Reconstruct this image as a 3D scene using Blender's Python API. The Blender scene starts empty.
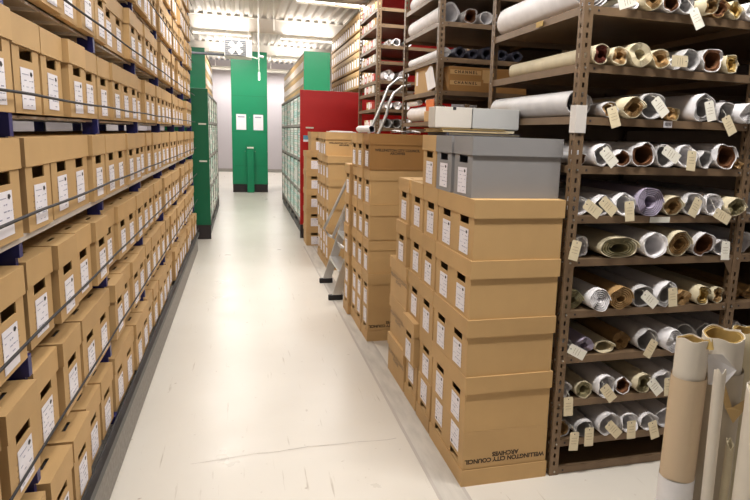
import bpy, math, random
from mathutils import Matrix, Vector
C = bpy.context.scene.collection
PI = math.pi
R = math.radians

# ------------------------------------------------------------------ materials
def new_mat(name, col, rough=.6, metal=0, var=0, vscale=8, bump=0, bscale=60, spec=.5, objvar=0, emit=None, estr=0, stretch=None):
    m = bpy.data.materials.new(name); m.use_nodes = True
    nt = m.node_tree; b = nt.nodes['Principled BSDF']
    b.inputs['Base Color'].default_value = (*col, 1)
    b.inputs['Roughness'].default_value = rough; b.inputs['Metallic'].default_value = metal
    b.inputs['Specular IOR Level'].default_value = spec
    tc = nt.nodes.new('ShaderNodeTexCoord'); mp = nt.nodes.new('ShaderNodeMapping')
    nt.links.new(tc.outputs['Object'], mp.inputs[0])
    if stretch: mp.inputs['Scale'].default_value = stretch
    if var or objvar:
        hs = nt.nodes.new('ShaderNodeHueSaturation'); hs.inputs['Color'].default_value = (*col, 1)
        n = nt.nodes.new('ShaderNodeTexNoise'); n.inputs['Scale'].default_value = vscale; n.inputs['Detail'].default_value = 4
        nt.links.new(mp.outputs[0], n.inputs['Vector'])
        mr = nt.nodes.new('ShaderNodeMapRange'); mr.inputs['From Min'].default_value = .3; mr.inputs['From Max'].default_value = .7
        mr.inputs['To Min'].default_value = 1 - var; mr.inputs['To Max'].default_value = 1 + var
        nt.links.new(n.outputs['Fac'], mr.inputs['Value'])
        oi = nt.nodes.new('ShaderNodeObjectInfo')
        m2 = nt.nodes.new('ShaderNodeMapRange'); m2.inputs['To Min'].default_value = 1 - objvar; m2.inputs['To Max'].default_value = 1 + objvar
        nt.links.new(oi.outputs['Random'], m2.inputs['Value'])
        mu = nt.nodes.new('ShaderNodeMath'); mu.operation = 'MULTIPLY'
        nt.links.new(mr.outputs[0], mu.inputs[0]); nt.links.new(m2.outputs[0], mu.inputs[1])
        nt.links.new(mu.outputs[0], hs.inputs['Value'])
        nt.links.new(hs.outputs[0], b.inputs['Base Color'])
    if bump:
        n2 = nt.nodes.new('ShaderNodeTexNoise'); n2.inputs['Scale'].default_value = bscale; n2.inputs['Detail'].default_value = 3
        nt.links.new(mp.outputs[0], n2.inputs['Vector'])
        bp = nt.nodes.new('ShaderNodeBump'); bp.inputs['Strength'].default_value = bump; bp.inputs['Distance'].default_value = .004
        nt.links.new(n2.outputs['Fac'], bp.inputs['Height']); nt.links.new(bp.outputs[0], b.inputs['Normal'])
    if emit:
        b.inputs['Emission Color'].default_value = (*emit, 1); b.inputs['Emission Strength'].default_value = estr
    return m

def srgb(r, g, b):
    f = lambda c: (c/255/12.92) if c/255 <= .04045 else ((c/255+.055)/1.055)**2.4
    return (f(r), f(g), f(b))

M = {}
M['kraft'] = new_mat('kraft_board', srgb(194, 158, 108), .62, var=.05, vscale=5, objvar=.06, bump=.08, bscale=200, spec=.35)
M['kraft_dark'] = new_mat('kraft_board_brown', srgb(158, 116, 66), .6, var=.05, vscale=5, objvar=.03, spec=.35)
M['grey_board'] = new_mat('grey_board', srgb(140, 138, 138), .5, var=.03, vscale=4, spec=.4)
M['pale_board'] = new_mat('pale_board', srgb(205, 198, 188), .55, var=.03, vscale=4)
M['pale_grey'] = new_mat('pale_grey_board', srgb(186, 186, 184), .55, var=.03, vscale=4)
M['label'] = new_mat('label_paper', srgb(240, 236, 242), .5, var=.03, vscale=30)
M['ink'] = new_mat('print_ink', srgb(158, 156, 176), .6)
M['ink_dark'] = new_mat('dark_ink', srgb(40, 36, 42), .6)
M['ink_brown'] = new_mat('brown_box_print', srgb(62, 44, 24), .6)
M['ink_faint'] = new_mat('faint_box_print', srgb(140, 116, 84), .6)
M['white'] = new_mat('white_drafting_paper', srgb(238, 235, 236), .55, var=.06, vscale=14, bump=.15, bscale=18, objvar=.04)
M['cream'] = new_mat('cream_paper', srgb(212, 200, 170), .6, var=.08, vscale=14, bump=.15, bscale=18, objvar=.04)
M['tan'] = new_mat('tan_paper', srgb(170, 135, 88), .6, var=.12, vscale=16, bump=.15, bscale=18, objvar=.06)
M['brown'] = new_mat('brown_paper', srgb(112, 72, 44), .65, var=.15, vscale=16)
M['redbrown'] = new_mat('red_brown_paper', srgb(110, 48, 34), .65, var=.15, vscale=16)
M['greypaper'] = new_mat('grey_tracing_paper', srgb(196, 193, 192), .5, var=.08, vscale=12, bump=.15, bscale=18)
M['lilac'] = new_mat('lilac_tracing_paper', srgb(176, 166, 186), .45, var=.06, vscale=12)
M['olive'] = new_mat('olive_linen', srgb(150, 140, 104), .65, var=.12, vscale=14)
M['yellow'] = new_mat('yellowed_paper', srgb(190, 158, 92), .6, var=.12, vscale=14)
M['bluegrey'] = new_mat('dark_blueprint_paper', srgb(62, 62, 76), .6, var=.1, vscale=14)
M['tag'] = new_mat('buff_card', srgb(220, 205, 172), .6, var=.05, vscale=30)
M['tagw'] = new_mat('pale_card', srgb(236, 232, 218), .6, var=.04, vscale=30)
M['rack'] = new_mat('brown_painted_steel', srgb(126, 103, 79), .42, metal=.25, var=.10, vscale=9, objvar=.03, bump=.05)
M['bolt'] = new_mat('zinc_bolt', srgb(200, 195, 185), .3, metal=.8)
M['blue'] = new_mat('blue_painted_steel', srgb(34, 38, 104), .4, metal=.1, var=.06)
M['deck'] = new_mat('pale_deck_steel', srgb(196, 186, 176), .45, metal=.1, var=.05)
M['rib'] = new_mat('white_deck_rib', srgb(232, 228, 222), .45)
M['strap'] = new_mat('black_elastic', srgb(34, 32, 34), .7)
M['plinth'] = new_mat('grey_plinth', srgb(140, 135, 128), .6, var=.2, vscale=45)
M['rail'] = new_mat('black_rail', srgb(30, 28, 30), .45)
M['green'] = new_mat('green_laminate', srgb(0, 132, 88), .35, var=.03, vscale=2)
M['green_dark'] = new_mat('deep_green_laminate', srgb(4, 98, 64), .38, var=.03, vscale=2)
M['red'] = new_mat('red_laminate', srgb(178, 3, 2), .45, var=.03, vscale=2)
M['plinth_black'] = new_mat('black_plinth', srgb(40, 32, 34), .5)
M['handle'] = new_mat('white_grip', srgb(226, 224, 210), .4)
M['wall'] = new_mat('painted_wall', srgb(178, 171, 174), .8, var=.015, vscale=1)
M['ceil'] = new_mat('white_metal_deck', srgb(222, 214, 204), .5, var=.03, vscale=1)
M['beam'] = new_mat('white_beam', srgb(222, 215, 206), .55)
M['alu'] = new_mat('aluminium', srgb(205, 205, 205), .32, metal=.75)
M['rubber'] = new_mat('black_rubber', srgb(28, 26, 28), .6)
M['heater'] = new_mat('heater_casing', srgb(225, 220, 208), .45)
M['louvre'] = new_mat('heater_louvre', srgb(104, 106, 112), .4, metal=.4)
M['tube'] = new_mat('lit_tube', (1, .97, .9), .5, emit=(1, .96, .88), estr=6)
M['fixture'] = new_mat('white_fixture', srgb(240, 238, 232), .5)
M['file_a'] = new_mat('pale_green_file', srgb(192, 214, 200), .55, var=.04)
M['file_b'] = new_mat('white_file', srgb(226, 226, 216), .55, var=.04)
M['file_c'] = new_mat('aqua_file', srgb(172, 212, 202), .55, var=.04)
M['file_r'] = new_mat('pink_red_file', srgb(206, 92, 80), .55, var=.04)
M['orange'] = new_mat('orange_board', srgb(226, 120, 50), .6)
M['string'] = new_mat('cotton_tape', srgb(232, 226, 212), .8)
M['sleeve'] = new_mat('white_paper_sleeve', srgb(214, 208, 202), .5)
M['flap'] = new_mat('torn_buff_paper', srgb(198, 166, 112), .6, var=.06, vscale=12)
M['dial'] = new_mat('blue_card', srgb(90, 150, 180), .5)

def floor_mat():
    m = bpy.data.materials.new('white_vinyl_floor'); m.use_nodes = True
    nt = m.node_tree; b = nt.nodes['Principled BSDF']; L = nt.links.new
    tc = nt.nodes.new('ShaderNodeTexCoord')
    def noise(scale, sc=(1, 1, 1), det=5):
        mp = nt.nodes.new('ShaderNodeMapping'); mp.inputs['Scale'].default_value = sc
        L(tc.outputs['Object'], mp.inputs[0])
        n = nt.nodes.new('ShaderNodeTexNoise'); n.inputs['Scale'].default_value = scale; n.inputs['Detail'].default_value = det
        L(mp.outputs[0], n.inputs['Vector']); return n
    def ramp(src, a, b_, ca, cb):
        r = nt.nodes.new('ShaderNodeValToRGB'); r.color_ramp.elements[0].position = a; r.color_ramp.elements[1].position = b_
        r.color_ramp.elements[0].color = (*ca, 1); r.color_ramp.elements[1].color = (*cb, 1)
        L(src, r.inputs[0]); return r
    base = ramp(noise(1.3).outputs['Fac'], .3, .7, srgb(208, 201, 190), srgb(214, 208, 198))
    scuff = ramp(noise(5, (9, .5, 1), 8).outputs['Fac'], .66, .74, (1, 1, 1), srgb(218, 212, 205))
    spots = ramp(noise(26, (1, 1, 1), 3).outputs['Fac'], .70, .78, (1, 1, 1), srgb(205, 196, 188))
    def mul(a, c):
        x = nt.nodes.new('ShaderNodeMix'); x.data_type = 'RGBA'; x.blend_type = 'MULTIPLY'; x.inputs[0].default_value = 1
        L(a, x.inputs[6]); L(c, x.inputs[7]); return x.outputs[2]
    col = mul(mul(base.outputs[0], scuff.outputs[0]), spots.outputs[0])
    L(col, b.inputs['Base Color'])
    rr = nt.nodes.new('ShaderNodeMapRange'); rr.inputs['To Min'].default_value = .22; rr.inputs['To Max'].default_value = .4
    L(noise(3).outputs['Fac'], rr.inputs['Value']); L(rr.outputs[0], b.inputs['Roughness'])
    b.inputs['Specular IOR Level'].default_value = .45
    return m
M['floor'] = floor_mat()
M['worn'] = new_mat('worn_floor_strip', srgb(192, 186, 177), .5, var=.16, vscale=7, stretch=(3, .6, 1))
M['crack'] = new_mat('floor_crack', srgb(182, 174, 166), .7)

# ------------------------------------------------------------------ mesh builder
class MB:
    def __init__(s): s.v = []; s.f = []; s.m = []; s.mats = []; s.smooth = []
    def mi(s, mat):
        if mat not in s.mats: s.mats.append(mat)
        return s.mats.index(mat)
    def quad(s, a, b, c, d, mat, sm=False):
        n = len(s.v); s.v += [a, b, c, d]; s.f.append((n, n+1, n+2, n+3)); s.m.append(s.mi(mat)); s.smooth.append(sm)
    def poly(s, pts, mat):
        n = len(s.v); s.v += pts; s.f.append(tuple(range(n, n+len(pts)))); s.m.append(s.mi(mat)); s.smooth.append(False)
    def box(s, x0, x1, y0, y1, z0, z1, mat):
        n = len(s.v)
        s.v += [(x0,y0,z0),(x1,y0,z0),(x1,y1,z0),(x0,y1,z0),(x0,y0,z1),(x1,y0,z1),(x1,y1,z1),(x0,y1,z1)]
        for q in ((0,3,2,1),(4,5,6,7),(0,1,5,4),(1,2,6,5),(2,3,7,6),(3,0,4,7)):
            s.f.append(tuple(n+i for i in q)); s.m.append(s.mi(mat)); s.smooth.append(False)
    def grid(s, verts, nu, nv, mat, closed=False, sm=True):
        n = len(s.v); s.v += verts
        for i in range(nu if closed else nu-1):
            for j in range(nv-1):
                a = n+(i % nu)*nv+j; b = n+((i+1) % nu)*nv+j
                s.f.append((a, b, b+1, a+1)); s.m.append(s.mi(mat)); s.smooth.append(sm)
    def tube(s, pts, r, mat, seg=8, caps=True):
        pts = [Vector(p) for p in pts]; rings = []
        for i, p in enumerate(pts):
            t = (pts[min(i+1, len(pts)-1)]-pts[max(i-1, 0)]).normalized()
            u = t.cross(Vector((0, 0, 1)))
            if u.length < .05: u = t.cross(Vector((0, 1, 0)))
            u.normalize(); w = t.cross(u)
            rr = r[i] if isinstance(r, (list, tuple)) else r
            rings.append([tuple(p+u*rr*math.cos(a*2*PI/seg)+w*rr*math.sin(a*2*PI/seg)) for a in range(seg)])
        n = len(s.v)
        for g in rings: s.v += g
        for i in range(len(rings)-1):
            for a in range(seg):
                b = (a+1) % seg
                s.f.append((n+i*seg+a, n+i*seg+b, n+(i+1)*seg+b, n+(i+1)*seg+a)); s.m.append(s.mi(mat)); s.smooth.append(True)
        if caps:
            for base in (n, n+(len(rings)-1)*seg):
                s.f.append(tuple(base+a for a in range(seg))); s.m.append(s.mi(mat)); s.smooth.append(False)
    def mesh(s, name):
        me = bpy.data.meshes.new(name); me.from_pydata([tuple(v) for v in s.v], [], s.f)
        for k in s.mats: me.materials.append(M[k])
        me.polygons.foreach_set('material_index', s.m); me.polygons.foreach_set('use_smooth', s.smooth)
        me.update(); return me

def obj(name, mesh, parent=None, loc=(0, 0, 0), rot=(0, 0, 0), bevel=0):
    if isinstance(mesh, MB): mesh = mesh.mesh(name)
    o = bpy.data.objects.new(name, mesh); C.objects.link(o)
    o.parent = parent; o.location = loc; o.rotation_euler = rot
    if bevel:
        b = o.modifiers.new('bevel', 'BEVEL'); b.width = bevel; b.segments = 2; b.limit_method = 'ANGLE'
    return o
def tag(o, label, cat, group=None):
    o['label'] = label; o['category'] = cat
    if group: o['group'] = group
    return o
def thing(name, label, cat, loc=(0, 0, 0), rot=(0, 0, 0), group=None):
    o = bpy.data.objects.new(name, None); C.objects.link(o); o.empty_display_size = .1
    o.location = loc; o.rotation_euler = rot
    return tag(o, label, cat, group)
def struct(name, mb):
    o = obj(name, mb); o['kind'] = 'structure'; return o

ORD = ['first', 'second', 'third', 'fourth', 'fifth', 'sixth', 'seventh', 'eighth', 'ninth', 'tenth', 'eleventh', 'twelfth',
       'thirteenth', 'fourteenth', 'fifteenth', 'sixteenth', 'seventeenth', 'eighteenth', 'nineteenth', 'twentieth', 'twenty-first',
       'twenty-second', 'twenty-third', 'twenty-fourth', 'twenty-fifth', 'twenty-sixth', 'twenty-seventh', 'twenty-eighth', 'twenty-ninth', 'thirtieth',
       'thirty-first', 'thirty-second', 'thirty-third', 'thirty-fourth', 'thirty-fifth', 'thirty-sixth']

# ------------------------------------------------------------------ camera
yaw, pitch, roll, H = .2824, .1729, .0332, 1.549
fw = Vector((math.sin(yaw)*math.cos(pitch), math.cos(yaw)*math.cos(pitch), -math.sin(pitch)))
r0 = Vector((math.cos(yaw), -math.sin(yaw), 0)); u0 = r0.cross(fw)
rt = r0*math.cos(roll)+u0*math.sin(roll); up = -r0*math.sin(roll)+u0*math.cos(roll)
cd = bpy.data.cameras.new('camera'); cam = bpy.data.objects.new('camera', cd); C.objects.link(cam)
mw = Matrix.Identity(4)
for i in range(3):
    mw[i][0] = rt[i]; mw[i][1] = up[i]; mw[i][2] = -fw[i]
mw[2][3] = H
cam.matrix_world = mw
FPX = 614.0843
cd.sensor_width = 36; cd.lens = 36*FPX/750
cd.shift_x = (375-418.0394)/750; cd.shift_y = -(250-242.9442)/750
cd.clip_start = .05
bpy.context.scene.camera = cam
def proj(x, y, z):
    q = Vector((x, y, z-H)); d = q.dot(fw)
    if d < .05: return (-9999, -9999)
    return (418.04+FPX*q.dot(rt)/d, 242.94-FPX*q.dot(up)/d)

# ------------------------------------------------------------------ room shell
X0, X1, Y0, Y1, ZC = -3.2, 4.75, -4.0, 24.0, 4.0
b = MB(); b.box(X0, X1, Y0, Y1, -.1, 0, 'floor'); struct('floor', b)
b = MB(); b.box(X0-.1, X0, Y0, Y1, 0, ZC, 'wall'); struct('wall_left', b)
b = MB(); b.box(X1, X1+.1, Y0, Y1, 0, ZC, 'wall'); struct('wall_right', b)
b = MB(); b.box(X0-.1, X1+.1, Y1, Y1+.1, 0, ZC, 'wall'); struct('wall_far', b)
b = MB(); b.box(X0, X1, Y1-.02, Y1, 0, .12, 'plinth'); struct('baseboard_far', b)
# corrugated steel deck, ribs running along the aisle
b = MB(); P = .19; prof = []
x = X0
while x < X1:
    prof += [(x, 0), (x+.06, 0), (x+.085, .055), (x+.165, .055)]; x += P
prof.append((X1, 0))
vs = []
for (px, pz) in prof: vs += [(px, Y0, ZC+pz), (px, Y1, ZC+pz)]
b.grid(vs, len(prof), 2, 'ceil', sm=False)
b.box(X0, X1, Y0, Y1, ZC+.07, ZC+.1, 'ceil')
struct('ceiling', b)
for i, y in enumerate((1.3, 5.8, 10.3, 14.8, 19.3)):
    b = MB(); b.box(X0, X1, y-.01, y+.01, ZC-.30, ZC, 'beam'); b.box(X0, X1, y-.09, y+.09, ZC-.31, ZC-.295, 'beam'); b.box(X0, X1, y-.09, y+.09, ZC-.012, ZC, 'beam')
    struct('trim_%d' % (i+1), b)
b = MB(); b.box(.80, .815, 1.5, 8.4, 0, .0012, 'crack'); b.box(.815, .925, 1.5, 8.4, 0, .001, 'worn'); b.box(.925, .94, 1.5, 8.4, 0, .0012, 'crack')
struct('trim_6', b)
rnd = random.Random(5)
b = MB(); x = -.25; y = 2.83; pts = []
while x < .8:
    pts.append((x, y)); x += .05; y += rnd.uniform(-.007, .009)
for (a, c), (a2, c2) in zip(pts, pts[1:]):
    w = rnd.uniform(.0012, .0028); b.quad((a, c-w, .0008), (a2, c2-w, .0008), (a2, c2+w, .0008), (a, c+w, .0008), 'crack')
struct('trim_7', b)

# ------------------------------------------------------------------ lights
def fixture(x, y, label):
    t = thing('ceiling_light', label, 'light', (x, y, 3.6), group='fluorescent ceiling lights')
    L = 1.24
    b = MB(); b.box(-L/2, L/2, -.08, .08, .03, .09, 'fixture')
    for s in (-1, 1):
        b.quad((-L/2, s*.08, .03), (L/2, s*.08, .03), (L/2, s*.15, -.02), (-L/2, s*.15, -.02), 'fixture')
        b.quad((-L/2, s*.082, .035), (L/2, s*.082, .035), (L/2, s*.152, -.015), (-L/2, s*.152, -.015), 'fixture')
    for k in range(1, 6):
        xx = -L/2+L*k/6; b.box(xx-.003, xx+.003, -.12, .12, -.01, .03, 'fixture')
    obj('housing', b, t)
    for s in (-.05, .05):
        b = MB(); b.tube([(-L/2+.02, s, .012), (L/2-.02, s, .012)], .013, 'tube', 8); obj('tube', b, t)
    for s in (-.45, .45):
        b = MB(); b.tube([(s, 0, .09), (s, 0, .4)], .006, 'fixture', 6); obj('hanger', b, t)
    ld = bpy.data.lights.new('tube_light', 'AREA'); ld.shape = 'RECTANGLE'; ld.size = 1.2; ld.size_y = .22
    ld.energy = POW; ld.color = (1, .975, .94)
    lo = bpy.data.objects.new('tube_light', ld); C.objects.link(lo); lo.parent = t; lo.location = (0, 0, -.03)
    lu = bpy.data.lights.new('tube_uplight', 'AREA'); lu.shape = 'RECTANGLE'; lu.size = 1.1; lu.size_y = .1
    lu.energy = POW*.2; lu.color = (1, .975, .94)
    lo = bpy.data.objects.new('tube_uplight', lu); C.objects.link(lo); lo.parent = t; lo.location = (0, 0, .10); lo.rotation_euler = (PI, 0, 0)
    return t
POW = 56
rows = [1.75, 6.1, 10.4, 14.7, 18.9, 23.0]
rn = ['over the near stacks', 'over the step ladder', 'nearest in view at the top', 'beside the unit heater', 'behind the unit heater', 'by the far wall']
for i, y in enumerate(rows):
    for x, s in ((-.36, 'left'), (1.5, 'right')):
        fixture(x, y, '%s fluorescent ceiling fixture %s' % (s, rn[i]))
# added ambient fill, entering where no wall is built behind the camera
w = bpy.data.worlds.new('world'); bpy.context.scene.world = w; w.use_nodes = True
w.node_tree.nodes['Background'].inputs[0].default_value = (1, .97, .93, 1)
w.node_tree.nodes['Background'].inputs[1].default_value = .24

# ------------------------------------------------------------------ archive boxes
BH = .2545; BL = .42
cache = {}
def box_meshes(kind, W, mat='kraft'):
    """kind 1 = one hand hole, 2 = two hand holes"""
    key = (kind, W, mat)
    if key in cache: return cache[key]
    t = .004; Wb = W-.020; hw = Wb/2; y0 = -BL/2+.005; y1 = BL/2-.005
    b = MB()
    cs = [0] if kind == 1 else [-Wb/4, Wb/4]
    xs = [-hw]
    for c in cs: xs += [c-.054, c+.054]
    xs.append(hw)
    zs = [0, .145, .177, BH-.004]
    holes = set((1+2*i, 1) for i in range(len(cs)))
    for yy in (y0, y0+t):
        for i in range(len(xs)-1):
            for j in range(3):
                if (i, j) in holes: continue
                b.quad((xs[i], yy, zs[j]), (xs[i+1], yy, zs[j]), (xs[i+1], yy, zs[j+1]), (xs[i], yy, zs[j+1]), mat)
    for (i, j) in holes:
        a, c, e, f = xs[i], xs[i+1], zs[j], zs[j+1]
        b.quad((a, y0, e), (c, y0, e), (c, y0+t, e), (a, y0+t, e), mat); b.quad((a, y0, f), (c, y0, f), (c, y0+t, f), (a, y0+t, f), mat)
        b.quad((a, y0, e), (a, y0+t, e), (a, y0+t, f), (a, y0, f), mat); b.quad((c, y0, e), (c, y0+t, e), (c, y0+t, f), (c, y0, f), mat)
        # the flap pushed in behind the hand hole
        b.quad((a+.004, y0+t, f), (c-.012, y0+t, f), (c-.014, y0+.045, f-.010), (a+.004, y0+.045, f-.014), mat)
    for xx in (-hw, hw, -hw+t, hw-t):
        b.quad((xx, y0, 0), (xx, y1, 0), (xx, y1, BH-.004), (xx, y0, BH-.004), mat)
    for yy in (y1, y1-t): b.quad((-hw, yy, 0), (hw, yy, 0), (hw, yy, BH-.004), (-hw, yy, BH-.004), mat)
    for zz in (0, t): b.quad((-hw, y0, zz), (hw, y0, zz), (hw, y1, zz), (-hw, y1, zz), mat)
    for c in cs:
        for s in (-1, 1):
            for k in range(4): b.box(c+s*.058-.005, c+s*.058+.005, y0-.0008, y0, .045+k*.017, .0472+k*.017, 'ink_faint')
    body = b.mesh('box_body')
    # lid
    b = MB(); g = W/2-.0028; ly0, ly1 = -BL/2, BL/2; zt = BH+.004; zb = zt-.078
    for o in (0, .003):
        b.quad((-g+o, ly0+o, zb), (g-o, ly0+o, zb), (g-o, ly0+o, zt-o), (-g+o, ly0+o, zt-o), mat)
        b.quad((-g+o, ly1-o, zb), (g-o, ly1-o, zb), (g-o, ly1-o, zt-o), (-g+o, ly1-o, zt-o), mat)
        for s in (-1, 1): b.quad((s*(g-o), ly0+o, zb), (s*(g-o), ly1-o, zb), (s*(g-o), ly1-o, zt-o), (s*(g-o), ly0+o, zt-o), mat)
    b.quad((-g, ly0, zb), (g, ly0, zb), (g-.003, ly0+.003, zb), (-g+.003, ly0+.003, zb), mat)
    for s in (-1, 1): b.quad((s*g, ly0, zb), (s*g, ly1, zb), (s*(g-.003), ly1, zb), (s*(g-.003), ly0, zb), mat)
    ys = [ly0, ly0+.045, ly0+.056, ly1]
    xs2 = [-g]
    for c in cs: xs2 += [c-.036, c+.036]
    xs2.append(g)
    for i in range(len(xs2)-1):
        for j in range(3):
            if (i, j) in holes:
                b.quad((xs2[i], ys[j], zt-.006), (xs2[i+1], ys[j], zt-.006), (xs2[i+1], ys[j+1], zt-.006), (xs2[i], ys[j+1], zt-.006), 'strap'); continue  # black face painted in for the dark inside of the slot
            b.quad((xs2[i], ys[j], zt), (xs2[i+1], ys[j], zt), (xs2[i+1], ys[j+1], zt), (xs2[i], ys[j+1], zt), mat)
    lid = b.mesh('box_lid')
    cache[key] = (body, lid, [(c, y0) for c in cs]); return cache[key]

def label_mesh(seed, w=.110, h=.112, printed=True):
    rn = random.Random(seed); b = MB()
    b.quad((-w/2, 0, 0), (w/2, 0, 0), (w/2, 0, h), (-w/2, 0, h), 'label')
    b.quad((-w/2, .0008, 0), (w/2, .0008, 0), (w/2, .0008, h), (-w/2, .0008, h), 'label')
    e = -.0006
    if printed:
        # small crest top right, then rows of print
        b.poly([(w*.20, e, h*.84), (w*.30, e, h*.80), (w*.40, e, h*.86), (w*.33, e, h*.93), (w*.22, e, h*.92)], 'ink_dark')
        z = h*.84
        b.box(-w*.40, w*.10, e, 0, z, z+.002, 'ink')
        for k in range(5):
            z -= h*.15
            x = -w*.38
            while x < w*.36:
                l = rn.uniform(.006, .02)
                if rn.random() < .62: b.box(x, min(x+l, w*.42), e, 0, z, z+rn.uniform(.0015, .0035), 'ink')
                x += l+.006
    return b.mesh('paper_label')
LAB = [label_mesh(i) for i in range(6)]
def text_mesh(lines, size, mat='ink_brown'):
    cu = bpy.data.curves.new('t', 'FONT'); cu.body = lines; cu.size = size; cu.align_x = 'CENTER'; cu.align_y = 'CENTER'; cu.space_line = .9
    cu.offset = size*.045
    o = bpy.data.objects.new('t', cu); C.objects.link(o)
    bpy.context.view_layer.update()
    me = bpy.data.meshes.new_from_object(o.evaluated_get(bpy.context.evaluated_depsgraph_get()))
    bpy.data.objects.remove(o); me.materials.clear(); me.materials.append(M[mat]); return me
WCC = text_mesh('WELLINGTON CITY COUNCIL\nARCHIVES', .0285)
WCCS = text_mesh('WELLINGTON CITY COUNCIL\nARCHIVES', .0245)
WCCF = text_mesh('WELLINGTON CITY COUNCIL\nARCHIVES', .0295, 'ink_faint')

cnt = [0]
def archive_box(loc, rz, label, kind=1, W=.25, mat='kraft', inv=False, text=0, group=None, lab=True, name='archive_box', lsc=1):
    """loc = base centre; front end faces local -Y"""
    cnt[0] += 1
    body, lid, cs = box_meshes(kind, W, mat)
    x, y, z = loc
    t = thing(name, label, 'box', (x, y, z+(BH+.004 if inv else 0)), (0, PI if inv else 0, rz), group)
    obj('box_body', body, t); obj('box_lid', lid, t)
    if lab:
        for k, (c, yy) in enumerate(cs):
            l = obj('paper_label', LAB[(cnt[0]*7+k*3) % 6], t, (c+((cnt[0]*37 % 5)-2)*.002, yy-.0015, .012+((cnt[0]*53 % 5))*.002), (0, ((cnt[0]*31 % 7)-3)*.006, 0))
            l.scale = (lsc, 1, lsc)
    if text:
        for s in (1, -1):
            obj('printed_lettering', {1: WCC, 2: WCCF, 3: WCCS}[text], t, (s*(W/2-.0094), 0, .130), (PI/2, 0, s*PI/2))
    return t

# ------------------------------------------------------------------ left racking
LZ = [.243, .585, .910, 1.250, 1.574, 1.905, 2.235, 2.565, 2.895]
DX = [0, 0, 0, 0, 0, 0, 0, 0, 0]
XF = -.557; YE = 8.20
lr = thing('storage_racking', 'long blue-posted racking of box rows filling the left side of the aisle', 'shelving', (XF-.4, 5, 0))
def local(b_):   # build in world coordinates, shift into the parent's frame
    return b_
def child(name, mb, par, bevel=0):
    me = mb.mesh(name); off = Vector(par.location)
    for v in me.vertices: v.co -= off
    return obj(name, me, par, bevel=bevel)
b = MB(); b.box(-1.4, XF+.002, .8, YE+.05, 0, .205, 'plinth'); child('plinth', b, lr)
b = MB(); b.box(XF-.01, XF+.022, .8, YE+.05, .205, .240, 'rail'); child('front_rail', b, lr)
for k in range(8):
    y = 1.888+1.045*(k-1)
    b = MB(); b.box(-.640, -.592, y-.026, y-.006, .2, 3.4, 'blue')
    for zz in LZ[1:]+[3.225]: b.box(-.602, -.580, y-.030, y-.003, zz-.062, zz-.001, 'blue')
    b.box(-.640, -.572, y-.04, y+.008, .2, .2405, 'blue')
    child('post', b, lr)
    b = MB(); b.box(-1.40, -1.34, y-.05, y, .2, 3.4, 'blue'); child('rear_post', b, lr)
for k, z in enumerate(LZ[1:]+[3.225]):
    b = MB(); b.box(-1.4, XF-.043, .85, YE, z-.006, z-.001, 'deck')
    if k == 2: b.box(XF-.022, XF-.016, .85, YE, z-.019, z-.001, 'deck'); b.box(XF-.043, XF-.022, .85, YE, z-.004, z-.001, 'deck')
    b.box(XF-.048, XF-.043, .85, YE, z-.014, z-.001, 'deck')
    y = .95
    while y < YE: b.box(-1.4, XF-.043, y-.007, y+.007, z-.016, z-.006, 'rib'); y += .2613
    child('shelf', b, lr)
SZ = [.30, .672, .993, 1.312, 1.625, 1.945, 2.32, 2.65, 2.98]
for k, z in enumerate(SZ):
    pts = []
    n = 70
    for i in range(n+1):
        y = .9+(8.13-.9)*i/n
        ph = ((y-1.888) % 1.045)/1.045
        pts.append((XF+.020, y, z-.004*math.sin(PI*ph)))
    b = MB(); b.tube(pts, .0042, 'strap', 6); child('strap', b, lr)

BAYS = {  # rows from the floor; per bay: s = one hand hole, d = two hand holes; bay -1 is the one cut by the left edge
 0: ['ssss', 'ssss', 'dss', 'ssd', 'ssss', 'sds', 'ssss'],
 1: ['ssss', 'ssd', 'ssss', 'sds', 'ssss', 'dss', 'dd'],
 2: ['sds', 'ssss', 'sds', 'ssss', 'dd', 'ssss', 'sds'],
 3: ['ssd', 'sds', 'dss', 'ssd', 'dd', 'dss', 'ssd'],
 4: ['ssss', 'ssss', 'ssd', 'sds', 'ssss', 'dd', 'dss'],
 5: ['ssss', 'ssss', 'sds', 'ssss', 'dss', 'ssd', 'ssss'],
 6: ['ssss', 'sds', 'ssss', 'dss', 'ssss', 'dd', 'ssd'],
 7: ['ssss', 'ssss', 'dd', 'ssss', 'ssd', 'ssss', 'dss'],
 8: ['ssss', 'ssss', 'ssss', 'dss', 'ssd', 'ssss', 'ssss'],
}
rowname = ['lowest row', 'second row up', 'third row up', 'fourth row up', 'row at eye level', 'sixth row up', 'seventh row up', 'eighth row up', 'top row']
rnd = random.Random(11)
for k in range(9):
    n = 0
    for bay, sq in enumerate(BAYS[k]):
        y = 1.888+1.045*(bay-1)+.0015
        for ch in sq:
            W = .2445 if ch == 's' else .500
            yc = y+W/2+rnd.uniform(-.001, .001)
            inview = any(-12 < proj(XF, yy, zz)[0] < 240 and -12 < proj(XF, yy, zz)[1] < 512 for yy in (y, y+W) for zz in (LZ[k], LZ[k]+.13, LZ[k]+BH))
            if inview:
                dx = rnd.uniform(-.016, .004) if rnd.random() < .8 else rnd.uniform(-.032, -.016)
                lbl = 'tan %s-hole archive box, %s from near end, %s, left racking' % ('two' if ch == 'd' else 'one', ORD[n], rowname[k])
                archive_box((XF-BL/2+dx, yc, LZ[k]), PI/2+rnd.uniform(-.008, .008), lbl, 1 if ch == 's' else 2, W, group='archive boxes on the left racking')
                n += 1
            y += W+.0110
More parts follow.
